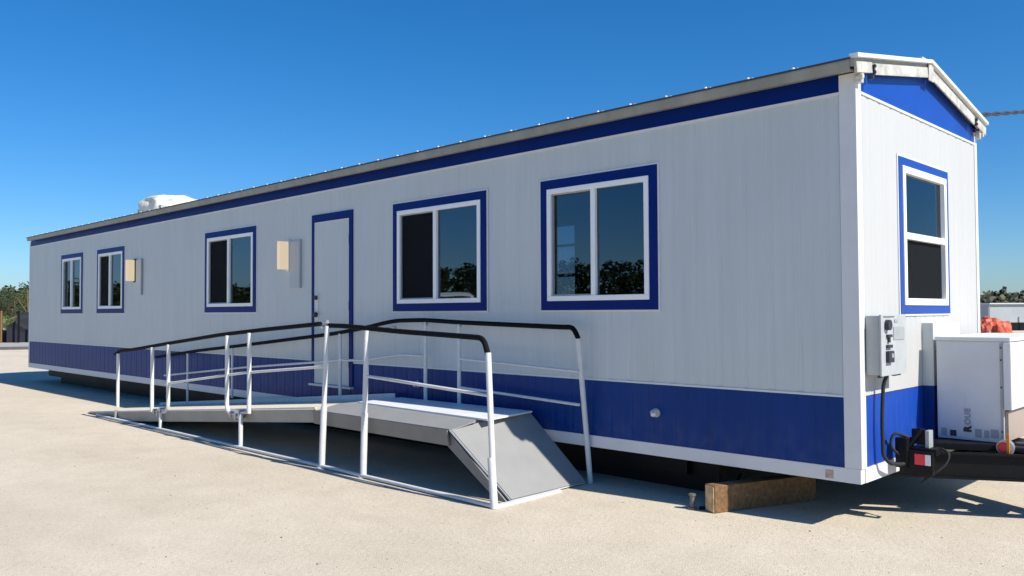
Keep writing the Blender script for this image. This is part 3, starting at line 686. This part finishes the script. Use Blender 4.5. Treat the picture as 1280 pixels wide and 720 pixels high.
# ------------------------------------------------------------------ timber block and jack stake
tb = MB(); tb.bar((-.985, -.21, .095), (-.66, .68, .095), .11, .19)
t_ = tb.build('timber_block', m_wood, bev=.006)
q = MB(); q.bar((-.9865, -.214, .095), (-.985, -.2105, .095), .098, .176); q.build('sunlit_end', mat('sunlit_end', (.52, .36, .19), .9, var=.5, vscale=12), t_); tag(t_, 'brown weathered timber block lying under the near corner of the trailer', 'timber')  # paler end piece: sunlight on the timber end put into its colour
st = MB(); st.tube([(-1.12, -.225, 0), (-1.12, -.225, .10)], .018, 10); st.tube([(-1.12, -.225, .098), (-1.12, -.225, .112)], .026, 10); st.tube([(-1.12, -.225, .0), (-1.12, -.225, .014)], .032, 10)
s_ = st.build('ground_anchor', mat('dull_steel', (.16, .16, .14), .6, .3, var=.3, vscale=30)); tag(s_, 'short dull grey ground anchor beside the timber block', 'anchor')
q = MB(); q.tube(smooth_path([(-1.08, -.20, .012), (-1.0, -.14, .02), (-.97, -.02, .03), (-1.0, .25, .2)], .05), .012, 8)
o = q.build('strap', m_black); tag(o, 'thin black strap lying between the anchor and the timber block', 'strap')

# ------------------------------------------------------------------ access ramp
rp = empty('access_ramp', (-5, -.6, 0), 'aluminium wheelchair ramp with black handrails leading to the trailer door', 'ramp')
RO = Vector((-5, -.6, 0))
def rb(q): 
    bmesh.ops.translate(q.b, verts=q.b.verts, vec=-RO); return q
FY, RY = -1.10, -.12
# landing: flat plate, bevelled front margin, side skirt
x_a, x_b = -4.72, -2.84
q = MB(); q.box(x_a, x_b, -.80, -.09, .515, .540); rb(q).build('landing_plate', m_alud, rp)
q = MB(); q.prism([(-.80, .541), (-1.06, .498), (-1.06, .488), (-.80, .531)], 0, x_a, x_b+.06); rb(q).build('landing_margin', m_alud, rp)
q = MB(); q.face([(-4.62, -.66, .552), (-2.70, -.745, .556), (-2.80, -.11, .560), (-4.66, -.11, .552)]); o = rb(q).build('deck_sheet', m_deckw, rp)
sm = o.modifiers.new('t', 'SOLIDIFY'); sm.thickness = .014
q = MB(); q.prism([(-1.062, .486), (-1.075, .492), (-1.055, .365), (-1.035, .365)], 0, x_a-.05, x_b+.02); rb(q).build('side_skirt', m_aluside, rp)
q = MB(); q.box(x_a, x_b, -.16, -.10, .37, .512); rb(q).build('side_skirt', m_aluside, rp)
for k in range(5):
    x = x_a+.1+k*.42; q = MB(); q.box(x, x+.05, -1.03, -.17, .42, .485); rb(q).build('cross_bar', m_aluside, rp)
# sloping end plate at the near end
T = [(-2.80, -1.06, .486), (-2.86, -.10, .538)]; Bt = [(-2.215, -.975, .012), (-2.235, -.09, .012)]
q = MB(); q.face([T[0], Bt[0], Bt[1], T[1]]); o = rb(q).build('end_plate', m_alud, rp); sm = o.modifiers.new('t', 'SOLIDIFY'); sm.thickness = .02; sm.offset = -1
q = MB()
for a, b in ((T[0], Bt[0]), (Bt[0], Bt[1])): q.bar(Vector(a)+Vector((0, 0, .006)), Vector(b)+Vector((0, 0, .006)), .012, .012)
rb(q).build('plate_lip', m_alu, rp)
q = MB(); q.prism([(-2.84, .47), (-2.19, -.0+.012), (-2.30, .012), (-2.86, .36)], 1, -1.035, -1.02)
rb(q).build('side_skirt', m_aluside, rp)
# long ramp run
xr0, xr1 = -10.55, -4.725
q = MB()
rampz = lambda x: .012+(x-xr0)/(xr1-xr0)*(.500-.012)
q.face([(xr0, -1.16, rampz(xr0)), (xr1, -1.06, rampz(xr1)), (xr1, -.10, rampz(xr1)+.03), (xr0-.3, -.10, rampz(xr0))])
o = rb(q).build('ramp_plate', m_tan, rp); sm = o.modifiers.new('t', 'SOLIDIFY'); sm.thickness = .012; sm.offset = -1
q = MB(); n_ = 12
for k in range(n_):
    xa = xr0+(xr1-xr0)*k/n_; xb = xr0+(xr1-xr0)*(k+1)/n_; ya = -1.16+.1*k/n_; yb = -1.16+.1*(k+1)/n_
    za, zb_ = rampz(xa)+.004, rampz(xb)+.004; ha = max(.0, za-.125); hb_ = max(.0, zb_-.125)
    q.face([(xa, ya-.004, za), (xb, yb-.004, zb_), (xb, yb+.015, hb_), (xa, ya+.015, ha)])
o = rb(q).build('side_skirt', mat('ramp_side', (.33, .32, .28), .6, var=.12, vscale=4, bump=.1), rp); sm = o.modifiers.new('t', 'SOLIDIFY'); sm.thickness = .006; sm.offset = 0
q = MB(); q.bar((xr0, -.13, rampz(xr0)+.03), (xr1, -.13, rampz(xr1)+.06), .012, .06); rb(q).build('kerb_rail', m_alu, rp)
q = MB(); q.bar((xr0+.1, -1.165, rampz(xr0)+.018), (xr1, -1.065, rampz(xr1)+.018), .012, .016); rb(q).build('kerb_rail', m_alu, rp)
# posts
TR = .0225
def post(x, y, z0, z1, x2=None, y2=None, r=TR, sleeve=None, name='post', m=None):
    q = MB(); q.tube([(x if x2 is None else x2, y if y2 is None else y2, z0), (x, y, z1)], r, 14)
    o = rb(q).build(name, m or m_alu, rp)
    if sleeve:
        X = x if x2 is None else x2; Yp = y if y2 is None else y2
        t = (sleeve-z0)/(z1-z0); q = MB(); q.tube([(X, Yp, z0), (X+(x-X)*t, Yp+(y-Yp)*t, sleeve)], r*1.28, 14); q.tube([(X, Yp, z0), (X, Yp, z0+.008)], r*2.0, 14); rb(q).build('leg_sleeve', m_alu, rp)
    return o
FX = -1.17
post(-4.42, FX+.03, .0, 1.30, -4.46, FX, sleeve=.56)
post(-3.80, FX+.03, .0, 1.265, -3.81, FX, sleeve=.55)
# near curved end post + grip
q = MB(); q.tube([(-2.165, FX-.02, 0), (-2.275, -1.14, 1.12)], TR, 14); rb(q).build('post', m_alu, rp)
q = MB(); q.tube([(-2.165, FX-.02, 0), (-2.205, FX-.01, .36)], TR*1.28, 14); rb(q).build('leg_sleeve', m_alu, rp)
GR = .0215
def grip(pts, rad=.14):
    q = MB(); q.tube(smooth_path(pts, rad, 7), GR, 14); return rb(q).build('handrail', m_blackr, rp)
grip([(-2.275, -1.14, 1.10), (-2.335, -1.13, 1.228), (-2.77, -1.12, 1.243), (-3.37, -1.11, 1.262), (-3.87, -1.11, 1.287), (-4.20, -1.11, 1.302), (-4.42, -1.12, 1.304)])
grip([(-4.58, -1.11, 1.318), (-5.65, -1.10, 1.252), (-6.60, -1.10, 1.185), (-8.15, -1.11, 1.040), (-9.0, -1.12, .955), (-9.45, -1.13, .925), (-9.60, -1.13, .875)], .10)
RY = -.13
grip([(-2.255, RY, 1.20), (-2.31, RY, 1.292), (-2.44, RY, 1.292), (-3.03, RY, 1.307), (-3.73, RY, 1.325), (-4.23, RY, 1.346), (-4.69, RY, 1.338), (-4.92, RY, 1.31), (-5.25, RY, 1.258), (-5.66, RY, 1.208), (-5.93, RY, 1.178), (-8.06, RY, .995), (-9.23, RY, .900), (-10.7, RY, .755)], .16)
# far posts
q = MB(); q.tube([(-2.235, -.01, 0), (-2.255, RY, 1.20)], TR, 14); rb(q).build('post', m_alu, rp)
for x, zt in ((-3.73, 1.305), (-4.23, 1.325), (-5.72, 1.195)):
    post(x, RY, .55 if x > -5 else .45, zt, r=.019)
post(-8.25, RY, .30, .96, r=.016); post(-9.6, RY, .12, .85, r=.016)
# left front loops: pair of posts joined by a bend and a clamp
def loop(xl, xr, zt_l, zt_r, zb, bend_left):
    q = MB(); y = -1.13
    if bend_left:   # left post runs down and curls right into the clamp
        q.tube(smooth_path([(xl, y, zt_l), (xl, y, zb-.02), (xl+.20, y, zb-.05)], .10, 6), TR, 14); rb(q).build('post', m_alu, rp)
        post(xr, y, zb, zt_r)
    else:
        post(xl, y, zb-.05, zt_l)
        q.tube(smooth_path([(xr, y, zt_r), (xr, y, zb+.0), (xr-.22, y, zb-.04)], .10, 6), TR, 14); rb(q).build('post', m_alu, rp)
    c = (xl+xr)/2
    for dx, dz, r_ in ((-.07, -.03, .03), (.04, -.05, .034), (.12, .0, .028)):
        q = MB(); q.tube([(c+dx-.03, y-.035, zb+dz), (c+dx+.03, y+.03, zb+dz+.01)], r_, 10); q.tube([(c+dx, y-.05, zb+dz-.03), (c+dx, y-.05, zb+dz+.035)], .012, 8); rb(q).build('clamp', m_chrome, rp)
loop(-8.38, -7.90, 1.00, 1.045, .245, False)
loop(-6.39, -5.90, 1.18, 1.215, .375, True)
post(-8.06, -1.155, 0, .26, r=.021); post(-6.03, -1.155, 0, .36, r=.023)
post(-9.48, -1.14, .17, .885, r=.021)
q = MB(); q.tube([(-9.48, -1.16, .02), (-9.48, -1.16, .13)], .022, 10); rb(q).build('clamp', m_chrome, rp)
# mid rails
def rail(pts, r=.0135, rad=.1):
    q = MB(); q.tube(smooth_path(pts, rad, 5), r, 10); return rb(q).build('mid_rail', m_alu, rp)
rail([(-8.0, -1.13, .565), (-6.03, -1.12, .792), (-4.46, -1.13, .925)])
rail([(-3.83, -1.14, .872), (-2.25, -1.14, .805)])
rail([(-4.25, RY, .988), (-4.59, RY, .992), (-4.92, RY, .955), (-5.22, RY, .913), (-5.6, RY, .895), (-5.74, RY, .90)])
rail([(-3.73, RY, .982), (-2.25, RY, .928)], .0125)
rail([(-3.73, RY, .71), (-2.25, RY, .655)], .0125)
rail([(-5.74, RY, .895), (-6.16, RY, .855), (-7.9, RY, .72), (-10.4, RY, .49)])
# hardware where the rail sections meet
for x, y, z in ((-4.52, -1.12, 1.29), (-4.47, -1.12, 1.335), (-5.0, RY, 1.24), (-4.86, RY, 1.25), (-4.74, RY, 1.265), (-4.23, RY, 1.30), (-3.73, RY, 1.295)):
    q = MB(); q.tube([(x-.028, y, z), (x+.028, y, z+.004)], .017, 10); q.tube([(x, y, z-.03), (x, y, z+.02)], .010, 8); rb(q).build('clamp', m_chrome, rp)
# base rail on the ground
q = MB(); q.tube([(-10.1, -1.19, .018), (-8.06, -1.17, .018), (-4.46, -1.18, .02), (-2.16, -1.20, .02)], .016, 10); rb(q).build('base_rail', m_alu, rp)
q = MB(); q.bar((-2.16, -1.20, .012), (-2.19, -.45, .012), .05, .02); rb(q).build('base_rail', m_alu, rp)
q = MB(); q.bar((-4.4, -1.155, .010), (-2.2, -1.18, .010), .03, .016); rb(q).build('base_rail', m_aluside, rp)

# ------------------------------------------------------------------ white van standing behind the photographer's left (seen mirrored in the windows)
vn = empty('parked_van', (-19.6, -13.2, 0), 'white van mirrored in the glass of the window right of the door', 'van')
vn.rotation_euler = (0, 0, R(28))
q = MB(); q.prism([(-2.4, .35), (2.5, .35), (2.55, .95), (1.75, 1.22), (1.05, 2.0), (.7, 2.08), (-2.2, 2.08), (-2.4, 1.9)], 1, -.9, .9); q.build('body', m_deckw, vn, bev=.06)
for sy in (-1, 1):
    q = MB(); q.prism([(1.55, 1.28), (1.05, 1.85), (.55, 1.88), (.55, 1.28)], 1, sy*.902, sy*.912); q.build('window', m_dark, vn)
    for x in (-1.6, 1.65):
        q = MB(); q.tube([(x, sy*.70, .36), (x, sy*.93, .36)], .36, 20); q.build('wheel', m_rubber, vn)
q = MB(); q.bar((1.74, 0, 1.30), (1.14, 0, 1.94), 1.5, .02, (1, 0, 1)); q.build('windscreen', m_dark, vn)
